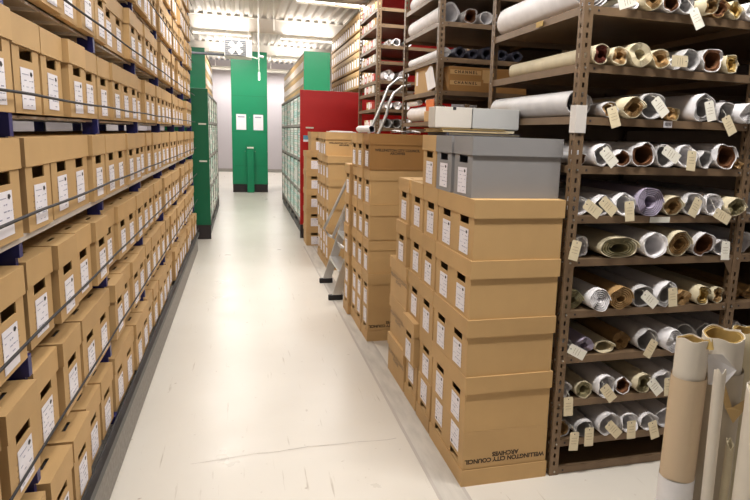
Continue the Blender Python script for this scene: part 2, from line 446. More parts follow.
# ------------------------------------------------------------------ stacks beside the right racks
def stack_box(x, y, z, label, **kw):
    """front end towards the aisle at x, y = near side of the box"""
    W = kw.get('W', .262)
    return archive_box((x+BL/2, y+W/2, z), -PI/2+kw.pop('tw', 0), label, group=kw.pop('group', 'archive boxes stacked beside the racks'), **kw)
PT = BH+.0046
sx = .9245
lev = ['floor level', 'second level', 'third level', 'fourth level', 'fifth level']
rnd = random.Random(3)
for l in range(5):
    z = l*PT; inv = l == 0
    j = lambda: rnd.uniform(-.006, .006)
    stack_box(sx+(0 if l in (4, 0) else j()), 2.362, z, 'wide tan archive box at the near corner of nearest stack, %s' % lev[l] + (', upside down' if inv else ''), kind=2, W=.500, inv=inv, text=1 if inv else 0)
    stack_box(sx+j()+.004, 2.869, z, 'tan archive box beside the corner box in nearest stack, %s' % lev[l], inv=inv)
    stack_box(sx+j()+(-.02 if l == 1 else .003), 3.139, z, 'tan archive box, third column of nearest stack, %s' % lev[l], inv=inv)
for l in range(3):
    archive_box((.918+.131+(.0, .008, .004)[l], 3.412+BL/2, l*PT), 0, 'tan archive box turned side-on to the aisle, nearest stack rear, %s' % lev[l], W=.262, text=2, group='archive boxes stacked beside the racks')
for l in (3, 4):
    stack_box(sx-.004+.01*(l-3), 3.425, l*PT, 'tan archive box at the rear end of nearest stack, %s' % lev[l])
z6 = 5*PT
stack_box(sx+.002, 2.420, z6, 'grey archive box, nearer of two on top of nearest stack', W=.246, mat='grey_board', name='grey_archive_box')
stack_box(sx-.004, 2.672, z6, 'grey archive box between the grey corner box and the tan one', W=.24, mat='grey_board', name='grey_archive_box')
stack_box(sx-.002, 2.917, z6, 'narrow tan archive box beside grey boxes on top of nearest stack', W=.24)
# folders and flat boxes above the grey boxes
zt = z6+BH+.004
fl = thing('document_folder', 'dark grey flat folder lying on the grey archive boxes', 'folder', (1.16, 3.03, zt))
b = MB(); b.box(-.20, .19, -.16, .16, .001, .004, 'bluegrey'); b.box(-.20, .19, -.16, .16, .013, .016, 'bluegrey'); b.box(-.20, -.19, -.16, .16, .004, .013, 'bluegrey'); obj('cover', b, fl)
b = MB(); b.box(-.188, .185, -.155, .155, .0045, .0125, 'cream'); obj('paper_sheets', b, fl)
fl = thing('document_folder', 'yellow-buff folder of papers under the flat pale boxes', 'folder', (1.13, 3.05, zt+.0165))
b = MB(); b.box(-.19, .17, -.15, .15, .001, .003, 'yellow'); b.box(-.19, .15, -.15, .15, .016, .018, 'yellow'); obj('cover', b, fl)
b = MB(); b.box(-.18, .20, -.145, .145, .0035, .0155, 'cream'); obj('paper_sheets', b, fl)
for (x0, x1, m, lb) in ((.908, 1.098, 'pale_board', 'off-white flat storage box with dark nick in its lid edge, left of pair'), (1.102, 1.352, 'pale_grey', 'pale grey flat storage box, right of pair above grey archive boxes')):
    t = thing('flat_storage_box', lb, 'box', ((x0+x1)/2, 2.96, zt+.036), group='flat storage boxes')
    w_ = (x1-x0)/2
    b = MB(); b.box(-w_+.004, w_-.004, -.052, .052, 0, .09, m); obj('box_body', b, t)
    b = MB()
    b.box(-w_, w_, -.056, .056, .098, .102, m)
    for (a, c, e, f) in ((-w_, w_, -.056, -.053), (-w_, w_, .053, .056), (-w_, -w_+.003, -.056, .056), (w_-.003, w_, -.056, .056)): b.box(a, c, e, f, .004, .1, m)
    if m == 'pale_board': b.box(-.005, .012, -.0572, -.054, .088, .1025, 'ink_dark')
    obj('box_lid', b, t, bevel=.0015)
# second stack
fx = .888
for l in range(5):
    z = l*PT; n = 4
    dy = (0, .0, .01, -.005, .0)[l]
    y = 4.375+dy
    stack_box(fx+.004, y, z, 'tan archive box at near corner of second stack, %s' % lev[l] + (', upside down' if l == 0 else ''), W=.240, inv=l == 0, text=1 if l == 0 else 0)
    for c in range(1, 4):
        stack_box(fx+rnd.uniform(-.006, .006)-(.02 if c == 3 else 0), y+c*.243, z, 'tan archive box, %s from near corner of second stack, %s' % (ORD[c], lev[l]), W=.240, inv=l == 0)
stack_box(fx-.006, 4.36, 5*PT, 'brown-sided archive box with printed council lettering on top of second stack', W=.24, mat='kraft_dark', text=3)
stack_box(fx-.01, 4.62, 5*PT, 'tan archive box behind the brown-sided one on second stack', W=.24)
stack_box(fx-.01, 4.863, 5*PT, 'tan archive box at rear of the top layer on second stack', W=.24)
# third stack
tx = .925
for l in range(5):
    z = l*PT; y = 6.86
    for c in range(4):
        stack_box(tx+rnd.uniform(-.006, .006), y+c*.256, z, 'tan archive box, %s from near end of third stack, %s' % (ORD[c], lev[l]), W=.25, inv=l == 0)
for c in range(3):
    stack_box(tx-.02+.005*c, 6.95+c*.256, 5*PT, 'tan archive box, %s along the top layer of third stack' % ORD[c] + (', printed side' if c == 0 else ''), W=.25, text=3 if c == 0 else 0)
# fourth stack: hand-hole ends towards the camera
for l in range(5):
    archive_box((.965, 8.45+BL/2, l*PT), 0, 'tan archive box with label facing the camera, stack by red cabinet, %s' % lev[l], W=.252, mat='kraft' if l else 'kraft', group='archive boxes by the red cabinet')
archive_box((1.03, 8.45+BL/2+.02, 5*PT), 0, 'tan archive box set to the right on top of stack by red cabinet', W=.25, group='archive boxes by the red cabinet', lab=True)

# ------------------------------------------------------------------ perforated steel racks
def post_mesh(h=3.0, sx_=1, sy_=1):
    b = MB(); w = .043; t = .0025; p = .04
    def flange(fn):
        z = 0
        while z < h-.001:
            z0, z1, z2, z3 = z, z+.011, z+.031, z+p
            a, c = w*.36, w*.6
            for (u0_, u1_, q0, q1) in ((0, a, z0, z3), (c, w, z0, z3), (a, c, z0, z1), (a, c, z2, z3)):
                for o in (0, t):
                    b.quad(fn(u0_, o, q0), fn(u1_, o, q0), fn(u1_, o, q1), fn(u0_, o, q1), 'rack')
            z += p
        b.quad(fn(w, 0, 0), fn(w, t, 0), fn(w, t, h), fn(w, 0, h), 'rack')
    flange(lambda u, o, z: (sx_*u, sy_*o, z))
    flange(lambda u, o, z: (sx_*o, sy_*u, z))
    return b.mesh('rack_post')
POST = {(a, c): post_mesh(3.0, a, c) for a in (1, -1) for c in (1, -1)}
def shelf_mesh(w, d, gusset=False, side_bolts=True):
    b = MB(); h = .033; e = .0025
    b.box(e, w-e, e, d-e, -.004, 0, 'rack')
    for (x0, x1, y0, y1) in ((0, w, 0, e), (0, w, d-e, d), (0, e, 0, d), (w-e, w, 0, d)):
        b.box(x0, x1, y0, y1, -h, 0, 'rack')
    b.box(e, w-e, e, .018, -h, -h+.002, 'rack')
    for x in (.012, w-.075): 
        b.box(x+.05, x+.058, -.0015, .001, -h*.62, -h*.38, 'ink_dark')
    for x in (.02, w-.02):
        b.tube([(x, -.0075, -h*.5), (x, .0, -h*.5)], .0045, 'bolt', 6)
    for y in (.02, d-.02): b.tube([(-.0075, y, -h*.5), (0, y, -h*.5)], .0045, 'bolt', 6)
    if gusset:
        for s, x in ((1, .0), (-1, w)):
            b.poly([(x, -.0022, -h), (x+s*.045, -.0022, -h), (x+s*.012, -.0022, -h-.05), (x, -.0022, -h-.055)], 'rack')
            b.poly([(x, -.0035, 0), (x+s*.04, -.0035, 0), (x+s*.045, -.0035, -h), (x, -.0035, -h)], 'rack')
        b.poly([(-.0022, 0, -h), (-.0022, .05, -h), (-.0022, .012, -h-.05), (-.0022, 0, -h-.05)], 'rack')
        b.poly([(-.0022, d, -h), (-.0022, d-.05, -h), (-.0022, d-.012, -h-.05), (-.0022, d, -h-.05)], 'rack')
    return b.mesh('rack_shelf')
def rack(label, x0, y0, y1, bays, zs, gus=()):
    t = thing('steel_rack', label, 'rack', (x0, y0, 0), group='brown slotted steel racks')
    d = y1-y0; x = 0
    edges = [0]
    for w_ in bays: edges.append(edges[-1]+w_)
    for i, e in enumerate(edges):
        last = i == len(edges)-1
        s = -1 if last else 1
        obj('post', POST[(s, 1)], t, (e, 0, 0)); obj('post', POST[(s, -1)], t, (e, d, 0))
    sm = {}
    for bi, w_ in enumerate(bays):
        for k, z in enumerate(zs):
            g = k in gus
            if (w_, g) not in sm: sm[(w_, g)] = shelf_mesh(w_-.008, d-.008, g)
            obj('shelf', sm[(w_, g)], t, (edges[bi]+.004, .004, z))
    return t
SA = [2.10, 1.868, 1.652, 1.443, 1.226, 1.034, .796, .581, .3695, .174, .036]
RA = rack('near brown slotted steel rack full of map rolls, right foreground', 1.362, 2.362, 3.35, [.90, .93, .93, .5], SA+[2.38, 2.66], gus=(0, 5, 10))
SB = [2.565, 2.355, 2.110, 1.878, 1.656, 1.35, 1.05, .75, .45, .12]
RB = rack('second brown slotted steel rack, behind the near rack', 1.362, 4.335, 5.34, [1.0, 1.0, 1.0, .3], SB, gus=(2,))
SC = [2.83, 2.67, 2.46, 2.30, 2.105, 1.985, 1.815, 1.62, 1.35, 1.05, .75, .45, .12]
RC = rack('third brown slotted steel rack, in front of the red panels', 1.362, 6.45, 7.46, [1.0, 1.0, 1.0, .3], SC)
b = MB(); b.box(.06, 3.24, .99, .993, .04, 1.64, 'rack'); obj('back_panel', b, RA)  # sheet added to keep the gaps behind the rolls dark
b = MB(); b.box(.70, 3.28, 1.006, 1.009, .12, 2.95, 'rack'); obj('back_panel', b, RB)  # added sheet blocking the bright walls beyond the shelves
# paper sleeve and cards on the near rack
b = MB(); b.box(-.003, .046, -.005, -.003, 1.583, 1.698, 'sleeve'); b.box(-.005, -.003, -.005, .044, 1.583, 1.698, 'sleeve')
s_ = obj('paper_sleeve', b, RA); s_['label'] = 'white paper taped round the post'
b = MB(); b.box(0, .044, -.003, -.001, 0, .028, 'label')
for k in range(5): b.box(.006+k*.007, .009+k*.007, -.0036, -.003, .007, .021, 'ink_dark')
obj('barcode_label', b, RA, (.432, -.001, 1.620))
b = MB(); b.box(0, .105, -.003, -.001, 0, .026, 'file_b'); obj('shelf_card', b, RA, (.41, -.001, 1.1955))
b = MB(); b.box(-.003, -.001, 0, .07, 0, .024, 'yellow'); obj('shelf_card', b, RA, (-.001, .36, 2.072))

# ------------------------------------------------------------------ rolls
def roll_mesh(seed, r, L, outer='white', inner='white', turns=3, rin=.6, crump=.03, th=.0016, sxq=1.0, ragged=.01, wall=0):
    rn = random.Random(seed); seg = 22; n = int(turns*seg); b = MB()
    ph = [rn.uniform(0, 6.28) for _ in range(4)]; kk = [2, 3, 4, 5]; am = [rn.uniform(.3, 1) for _ in range(4)]
    ph2 = [rn.uniform(0, 6.28) for _ in range(4)]
    ys = [0, .02, .06, .15, L*.6, L]
    rows_ = []
    for i in range(n+1):
        a = i/seg*2*PI; f = i/n
        rad = r*(1-(1-rin)*f)*(1-.03*(f > .02))
        row_o = []; row_i = []
        for j, y in enumerate(ys):
            w_ = crump*(1.0 if y < .05 else .55 if y < .1 else .3)
            d = sum(am[q]*math.sin(kk[q]*a+ph[q]+j*.15) for q in range(4))*w_/2
            d = min(d, .0)+max(d, 0)*.15
            d *= 1-.75*f
            rr = rad*(1+d)
            yy = y
            if j == 0: yy = ragged*(math.sin(a*1.0+ph2[0])+.6*math.sin(a*3+ph2[1])+.5*math.sin(5*a+ph2[2]))*(1-.5*f)+.006*f
            if j == len(ys)-1: yy = L+ragged*math.sin(a*2+ph2[3])
            co, si = math.cos(a), math.sin(a)
            row_o.append((rr*co*sxq, yy, rr*si)); row_i.append(((rr-th)*co*sxq, yy, (rr-th)*si))
        rows_.append((row_o, row_i, f))
    half = int(n*.5) if inner != outer else n
    def strip(lo, hi, mat):
        if hi <= lo: return
        seg_ = rows_[lo:hi+1]
        b.grid([p for ro, ri, f in seg_ for p in ro], len(seg_), len(ys), mat)
        b.grid([p for ro, ri, f in seg_ for p in ri], len(seg_), len(ys), mat)
        b.grid([p for ro, ri, f in seg_ for p in (ro[0], ri[0])], len(seg_), 2, mat, sm=False)
        b.grid([p for ro, ri, f in seg_ for p in (ro[-1], ri[-1])], len(seg_), 2, mat, sm=False)
    if inner == outer: strip(0, n, outer)
    else:
        first = min(n, int(seg*1.15)); strip(0, first, outer); strip(first, n, inner)
    ro, ri, f = rows_[0]
    b.grid([p for pr in zip(ro, ri) for p in pr], len(ys), 2, outer, sm=False)
    return b.mesh('paper_roll')
# kind: (outer, inner, turns, rin, crumple, thickness)
KIND = {
 'w': ('white', 'white', 2.2, .82, .10, .0022), 'wc': ('white', 'white', 5, .18, .10, .0020), 'wb': ('white', 'brown', 3, .68, .22, .0022),
 'g': ('greypaper', 'greypaper', 2.1, .9, .05, .0020), 'gw': ('white', 'greypaper', 3.2, .62, .26, .0022), 'gb': ('greypaper', 'tan', 3, .6, .08, .0022),
 'ct': ('cream', 'tan', 4, .45, .05, .0026), 'cb': ('cream', 'tan', 4, .42, .07, .0024), 'cc': ('cream', 'cream', 5, .45, .05, .0026),
 'cr': ('cream', 'redbrown', 4, .40, .04, .0022), 'bb': ('tan', 'brown', 3, .6, .06, .0022), 'cy': ('cream', 'yellow', 3.5, .5, .05, .0024),
 'y': ('cream', 'yellow', 3.2, .45, .08, .0024), 'b': ('tan', 'tan', 3, .5, .08, .0022), 'l': ('lilac', 'lilac', 5, .38, .09, .0022),
 'cg': ('cream', 'olive', 4, .45, .09, .0022), 'o': ('olive', 'olive', 4.5, .32, .06, .0024), 't': ('tan', 'tan', 4.5, .28, .05, .0026),
 'k': ('bluegrey', 'bluegrey', 3, .6, .05, .0022), 'wk': ('white', 'bluegrey', 3, .7, .03, .0022), 'wt': ('white', 'white', 6, .22, .012, .0052), 'flat': ('cream', 'olive', 4.5, .42, .05, .0026), 'cflat': ('cream', 'cream', 2.2, .8, .05, .0022),
}
LOOK = {'wt': 'fat white roll with small dark centre', 'wk': 'white roll with dark inside', 'w': 'open white paper roll', 'wc': 'tightly wound white paper roll', 'wb': 'crumpled white roll with brown sheets inside', 'g': 'thin grey tracing-paper roll',
 'gw': 'squarish crumpled white and grey roll', 'gb': 'dull grey roll with tan centre', 'ct': 'cream roll with tan inner sheets', 'cb': 'cream roll with brown-tan windings',
 'cc': 'thickly wound cream roll', 'cr': 'cream roll with red-brown spiral inside', 'bb': 'small brown paper roll', 'cy': 'cream roll with yellow inside', 'y': 'yellowed paper roll',
 'b': 'small dull brown roll', 'l': 'large lilac-grey tracing-paper spiral roll', 'cg': 'cream roll with greenish inner sheets', 'o': 'olive linen roll', 't': 'tan-brown tightly wound roll',
 'k': 'dark blue-grey roll', 'flat': 'wide flattened olive and cream bundle of rolled plans', 'cflat': 'small squashed cream roll'}

def tag_mesh():
    b = MB(); w_, h = .047, .088
    for e in (0, .0009): b.poly([(-w_/2, e, -h), (w_/2, e, -h), (w_/2, e, -.005), (w_/2-.004, e, 0), (-w_/2+.004, e, 0), (-w_/2, e, -.005)], 'tag')
    b.poly([(.003*math.cos(a*PI/3), -.0006, -.010+.003*math.sin(a*PI/3)) for a in range(6)], 'ink_dark')
    for k in range(3): b.box(-w_*.3, w_*.3, -.0005, 0, -.03-k*.013, -.0288-k*.013, 'ink_faint')
    return b.mesh('card_tag')
TAG = tag_mesh()
WT = tag_mesh(); WT.materials[0] = M['tagw']
def add_roll(x, y, z, r, kind, label, seed, L=.93, rot=(0, 0, 0), tagp=None, group='rolled plans on the racks', sxq=None, seat=None):
    o_, i_, tu, rin, cr, th = KIND[kind]
    s = sxq or (1.9 if kind in ('flat', 'cflat') else 1)
    t = thing('paper_roll', label, 'paper roll', (x, y, z), rot, group)
    me = roll_mesh(seed, r, L, o_, i_, tu, rin, cr, th, s)
    if seat is not None and not any(rot): t.location.z = seat+.0008-min(v.co.z for v in me.vertices)
    obj('rolled_sheets', me, t)
    if tagp:
        a, dx, dz, pale = tagp; ty = -.022 if y < 2.365 or y > 3 else 2.343-y
        tg = obj('card_tag', WT if pale else TAG, t, (dx*r, ty, dz*r), (R(-6), R(a), 0))
        b = MB(); b.tube([(dx*r, ty-.0005, dz*r-.006), (dx*r+.004, ty+.003, dz*r+.008), (dx*r*.8, .03, r*.80)], .0009, 'string', 4); obj('tag_string', b, t)
    return t

# per shelf: x, radius, kind, set-back, tag (angle, dx, dz, pale)
T = lambda a, dx=0, dz=.4, p=0: (a, dx, dz, p)
ROLLS = {
0: [(1.5895-.0, .024, 'w', 0, T(70, -.6, .5, 1)), (1.668, .054, 'ct', -.02, None), (1.763, .040, 'wb', -.01, None), (1.848, .044, 'g', 0, T(-28, .3, -.5, 1)), (1.935, .040, 'cb', -.05, None), (2.018, .042, 'bb', 0, None), (2.105, .044, 'cy', 0, None), (2.196, .046, 'wc', 0, None)],
1: [(1.452, .0455, 'cr', .0, None), (1.543, .044, 'cb', 0, None), (1.642, .056, 'cc', 0, None), (1.745, .045, 'cb', 0, None), (1.821, .027, 'wc', 0, None), (1.900, .050, 'g', 0, T(88, -.75, -.25)), (2.010, .056, 'wb', 0, None), (2.115, .047, 'y', 0, None)],
2: [(1.408, .060, 'g', .075, None), (1.522, .037, 'gb', .08, T(-18, -.3, .3)), (1.613, .050, 'ct', -.03, None), (1.727, .060, 'g', 0, T(-40, -.2, .5, 1)), (1.821, .031, 'b', 0, None), (1.889, .034, 'y', .06, None), (1.994, .068, 'gw', 0, T(-14, .0, .45, 1)), (2.112, .048, 'g', 0, T(-30, -.4, -.4)), (2.211, .050, 'wc', -.04, None)],
3: [(1.418, .029, 'wb', 0, None), (1.504, .053, 'w', 0, T(-42, -.4, .5, 1)), (1.600, .040, 'wb', 0, None), (1.703, .060, 'wb', 0, None), (1.820, .055, 'g', 0, T(-58, -.6, .6, 1)), (1.933, .056, 'w', 0, T(4, .05, .5)), (2.035, .043, 'g', 0, None), (2.145, .062, 'wb', 0, None), (2.236, .025, 'b', .02, None)],
4: [(1.430, .044, 'w', .02, T(-55, -.1, .45)), (1.527, .050, 'w', .01, T(-48, -.5, .6)), (1.635, .055, 'w', 0, T(-4, .0, .35)), (1.762, .070, 'l', 0, None), (1.886, .052, 'cb', 0, None), (1.996, .056, 'w', 0, T(28, .1, .55)), (2.108, .054, 'w', 0, T(-62, -.2, -.5)), (2.211, .049, 'cg', -.03, None)],
5: [(1.446, .054, 'w', 0, T(15, -.8, .7)), (1.625, .055, 'flat', 0, None), (1.805, .063, 'w', -.01, None), (1.942, .069, 'cb', 0, None), (2.077, .062, 'wb', 0, None), (2.186, .040, 'w', .02, T(2, .0, .9, 1))],
6: [(1.432, .050, 'o', .02, None), (1.542, .056, 'wc', -.01, None), (1.660, .059, 't', .0, None), (1.778, .056, 'g', .06, T(-50, -.3, .4, 1)), (1.903, .066, 'gw', .0, T(-3, .1, .6)), (2.010, .039, 't', .02, None), (2.108, .053, 'y', 0, None), (2.209, .044, 'cb', .02, None)],
7: [(1.418, .038, 'g', .04, T(-62, -.4, .4, 1)), (1.505, .044, 'l', .03, None), (1.612, .030, 'cflat', .03, None), (1.718, .046, 't', .06, None), (1.826, .058, 'g', .05, T(32, .4, .1)), (1.950, .060, 'wc', -.03, None), (2.072, .056, 'g', .06, None), (2.190, .054, 'g', .06, None)],
8: [(1.424, .042, 'w', .02, T(0, -.1, -.3)), (1.515, .044, 'cg', .02, None), (1.622, .057, 'w', 0, T(-38, -.6, .3)), (1.726, .044, 'wb', .02, None), (1.829, .054, 'cg', .02, T(-40, .3, .5, 1)), (1.943, .056, 'w', .03, T(0, .1, .5)), (2.056, .053, 'w', .03, None), (2.165, .050, 'g', .04, None)],
9: [(1.426, .046, 'gb', .04, T(5, .9, .1)), (1.530, .048, 'g', .03, T(2, .2, .35)), (1.655, .063, 'w', 0, T(-45, -.4, .3)), (1.775, .052, 'w', .02, T(0, -.2, .5)), (1.880, .048, 'w', .02, T(-14, .0, .3)), (1.986, .054, 'w', .02, None), (2.100, .052, 'g', .03, None)],
}
shelfn = ['top visible shelf', 'second shelf', 'third shelf', 'fourth shelf', 'fifth shelf', 'sixth shelf', 'seventh shelf', 'eighth shelf', 'ninth shelf', 'lowest filled shelf']
LEN = {0: .9, 1: .86, 2: .93}
for k, l in ROLLS.items():
    for i, (x, r, kd, sb, tg) in enumerate(l):
        q = ' with tag' if tg else ''
        dz = r*.97
        add_roll(x, max(min(2.352+sb, 2.36) if tg else 2.352+sb, 2.415 if x+r > 2.2625 else 2.392 if x-r < 1.406 else 0), SA[k]+dz+.001, r, kd, '%s%s, %s from left, %s, near rack' % (LOOK[kd], q, ORD[i], shelfn[k]), k*37+i*5+1, L=.84+.015*((i*7+k) % 4), tagp=tg, seat=SA[k])
# the next bay along, cut off by the right edge of the photo
for i, (x, k, r, kd, tg) in enumerate([(2.365, 5, .056, 'w', None), (2.36, 6, .034, 'b', None), (2.44, 6, .038, 't', None), (2.375, 7, .054, 'w', T(25, .3, .6)), (2.37, 8, .055, 'w', None), (2.38, 4, .055, 'w', None), (2.37, 3, .05, 'g', None), (2.36, 2, .05, 'w', None)]):
    add_roll(x, 2.415, SA[k]+r+.001, r, kd, '%s past right post, %s, near rack' % (LOOK[kd], shelfn[k]) + (' at its left' if i == 1 else ''), 900+i, L=.86, tagp=tg, seat=SA[k])
# big rolls at the open left side of the near rack are seen side-on: replace with large outer rolls
t = add_roll(1.440, 2.43, 2.10+.090, .089, 'wc', 'big white roll along the left side of near rack, on top shelf', 777, L=.85, seat=2.10, group='large side rolls')

# ------------------------------------------------------------------ contents of the second rack
def crumple_sheet(name, label, cat, loc, w_, d, h, mat, seed, rot=0):
    rn = random.Random(seed); b = MB(); nu, nv = 12, 8
    for lay in range(2):
        vs = []
        p1, p2 = rn.uniform(0, 6), rn.uniform(0, 6)
        for i in range(nu):
            for j in range(nv):
                x = -w_/2+w_*i/(nu-1); y = -d/2+d*j/(nv-1)
                z = .004+h*(.5+.5*math.sin(x/w_*9+p1+y*5)*math.cos(y/d*4+p2))*(.6+.4*rn.random())+lay*.012
                vs.append((x, y, z))
        b.grid(vs, nu, nv, mat)
    o = obj(name, b, None, loc, (0, 0, rot)); return tag(o, label, cat)
def b_roll(x, zi, r, kind, label, seed, S=SB, y=4.35, L=.9, dz=0):
    return add_roll(x, y+(.045 if x-r < 1.425 else 0), S[zi]+r*.98+.001+dz, r, kind, label, seed, L=min(L, .88), group='rolls on the rear racks', seat=S[zi]+dz)
for i, (x, r, kd) in enumerate([(1.46, .07, 'w'), (1.62, .075, 'w'), (1.78, .07, 'w'), (1.93, .06, 'wb')]):
    b_roll(x, 0, r, kd, '%s, %s from left on topmost shelf, second rack' % (LOOK[kd], ORD[i]), 400+i)
for i, (x, r, kd) in enumerate([(1.455, .078, 'w'), (1.60, .055, 'wb'), (1.72, .05, 'w'), (1.835, .055, 'w'), (1.96, .06, 'w')]):
    b_roll(x, 1, r, kd, '%s, %s from left on upper shelf of second rack' % (LOOK[kd], ORD[i]), 420+i)
for i, (x, r, kd) in enumerate([(1.43, .042, 'wc'), (1.53, .045, 'k'), (1.63, .038, 'k'), (1.74, .05, 'k'), (1.86, .045, 'k'), (1.98, .042, 'k')]):
    b_roll(x, 2, r, kd, '%s, %s from left on middle shelf of second rack' % (LOOK[kd], ORD[i]), 440+i)
crumple_sheet('loose_paper', 'crumpled white paper on top of the left boxes in second rack', 'paper', (1.75, 4.56, 1.878+.182), .36, .30, .022, 'white', 8)
t = thing('carton', 'brown corrugated carton with bands of printed letters, second rack', 'carton', (1.765, 4.36, 1.879))
b = MB(); b.box(-.31, .31, 0, .5, 0, .175, 'kraft_dark'); obj('carton_body', b, t, bevel=.003)
b = MB(); b.box(-.04, .31, -.003, -.0005, .068, .09, 'kraft'); b.box(-.05, .04, -.003, -.0005, .09, .16, 'kraft'); b.box(-.30, -.06, -.003, -.0005, .12, .152, 'kraft'); b.box(-.30, -.06, -.003, -.0005, .045, .075, 'kraft'); obj('pale_bands', b, t)
CH = text_mesh('C H A N N E L', .028)
for z in (.136, .060): obj('printed_letters', CH, t, (-.18, -.0045, z), (PI/2, 0, 0))
t = thing('carton', 'open tan carton with white label on its side, second rack end', 'carton', (1.394, 4.56, 1.879))
b = MB(); b.box(0, .05, 0, .5, 0, .205, 'kraft'); obj('carton_body', b, t, bevel=.003)
b = MB(); b.box(-.002, 0, .40, .45, .07, .18, 'label'); obj('paper_label', b, t)
# slanting white sheet hanging at the rack end
b = MB(); b.grid([(1.372+.0015*j, 4.40+.20*i/7+.02*j, 1.905+.145*j/6+.02*math.sin(i*.7)*(j/6)-.09*(i/7)*(1-j/6)*.2) for i in range(8) for j in range(7)], 8, 7, 'white')
tag(obj('loose_paper', b), 'white sheet slanting against the carton at end of second rack', 'paper')
for i, (y, z, r) in enumerate([(5.02, 0, .048), (4.72, 0, .05)]):
    b_roll(1.41, 4, .024, 'wt', 'small white roll end %s, low shelf of second rack side' % ('at the rear' if i == 0 else 'at the front'), 470+i, y=y-.35 if i else y-.12, L=.3, dz=.137)
t = add_roll(1.452, 4.5, 1.656+.068, .066, 'wc', 'fat white roll at the end of second rack, lower shelf', 480, L=.78, group='rolls on the rear racks')
b = MB(); b.box(1.3665, 1.374, 4.42, 4.66, 1.657, 1.735, 'kraft'); tag(obj('small_carton', b, bevel=.002), 'small tan carton beside the fat white roll, second rack', 'carton')
b = MB(); b.box(1.3665, 1.374, 4.42, 4.62, 1.736, 1.82, 'orange'); tag(obj('orange_carton', b, bevel=.002), 'small orange carton at the post of second rack', 'carton')
for i in range(5):
    b_roll(1.62+.12*i, 4, .055, ['w', 'wc', 'g', 'w', 'cb'][i], '%s, %s from left, lower shelf, second rack' % (LOOK[['w', 'wc', 'g', 'w', 'cb'][i]], ORD[i]), 490+i)
# third rack
def c_roll(x, zi, r, kind, label, seed, y=6.47, dz=0): return b_roll(x, zi, r, kind, label, seed, S=SC, y=y, dz=dz)
for i, (x, zi, r, kd, dz, tx_) in enumerate([
    (1.50, 2, .032, 'wt', 0, 'left small white roll on third shelf of third rack'), (1.575, 2, .042, 'w', 0, 'middle small white roll on third shelf of third rack'), (1.70, 2, .04, 'w', 0, 'right small white roll on third shelf of third rack'),
    (1.50, 4, .062, 'wt', 0, 'left fat white roll on fifth shelf of third rack'), (1.655, 4, .060, 'wt', 0, 'right fat white roll on fifth shelf of third rack'),
    (1.50, 6, .045, 'wt', .0, 'left of three white rolls on seventh shelf of third rack'), (1.60, 6, .045, 'wt', 0, 'middle of three white rolls on seventh shelf of third rack'), (1.70, 6, .045, 'wt', 0, 'right of three white rolls on seventh shelf of third rack'),
    (1.495, 7, .05, 'g', 0, 'grey roll at left on eighth shelf of third rack'), (1.60, 7, .05, 'g', 0, 'second grey roll on eighth shelf of third rack'), (1.712, 7, .055, 'wt', 0, 'white roll beside the grey rolls on eighth shelf of third rack')]):
    c_roll(x, zi, r, kd, tx_, 500+i, dz=dz)
b = MB(); b.box(1.47, 1.78, 6.50, 6.85, 1.986, 2.004, 'greypaper'); b.box(1.49, 1.80, 6.52, 6.86, 2.004, 2.012, 'white')
tag(obj('paper_stack', b), 'thin pile of grey and white papers on sixth shelf of third rack', 'papers')
for i, (y, z, m, n_) in enumerate([(6.62, 2, 'file_r', 7), (6.62, 4, 'file_b', 7), (6.62, 5, 'file_r', 5), (6.62, 1, 'file_b', 7), (6.7, 7, 'file_b', 4), (6.7, 6, 'file_r', 3), (6.62, 3, 'file_b', 7), (6.62, 0, 'file_r', 7)]):
    for q in range(n_):
        b = MB(); hh = .08; yy = y+q*.105
        mm = ['file_b', 'file_r', 'file_b', 'kraft'][(q+i) % 4]
        b.box(1.372, 1.435, yy, yy+.095, SC[z]+.001, SC[z]+hh, mm); b.box(1.3705, 1.372, yy+.02, yy+.07, SC[z]+.02, SC[z]+.06, 'label')
        cl = {'file_b': 'white', 'file_r': 'red', 'kraft': 'tan'}[mm]
        tag(obj('card_file', b), '%s card file, %s from front, shelf %s down at the side of third rack' % (cl, ORD[q], ['one', 'two', 'three', 'four', 'five', 'six', 'seven', 'eight'][z]), 'file', 'card files at the side of third rack')

# ------------------------------------------------------------------ odd things on the stacks
add_roll(.905, 4.40, 6*PT+.029, .027, 'wk', 'white roll with dark hollow end lying on second stack', 620, L=.36, rot=(0, 0, R(4)), group='things lying on the stacks')  # dark inner sheets stand in for the shade inside its open end
z6t = 6*PT
b = MB(); b.box(.96, 1.26, 7.0, 7.3, z6t+.001, z6t+.012, 'greypaper'); b.box(.99, 1.22, 7.02, 7.26, z6t+.012, z6t+.018, 'white')
tag(obj('paper_stack', b, None), 'grey and white papers lying on top of third stack', 'papers')
crumple_sheet('loose_paper', 'white crumpled paper on the lid of the brown-sided box', 'paper', (1.17, 4.47, z6t+.001), .20, .14, .016, 'white', 31)

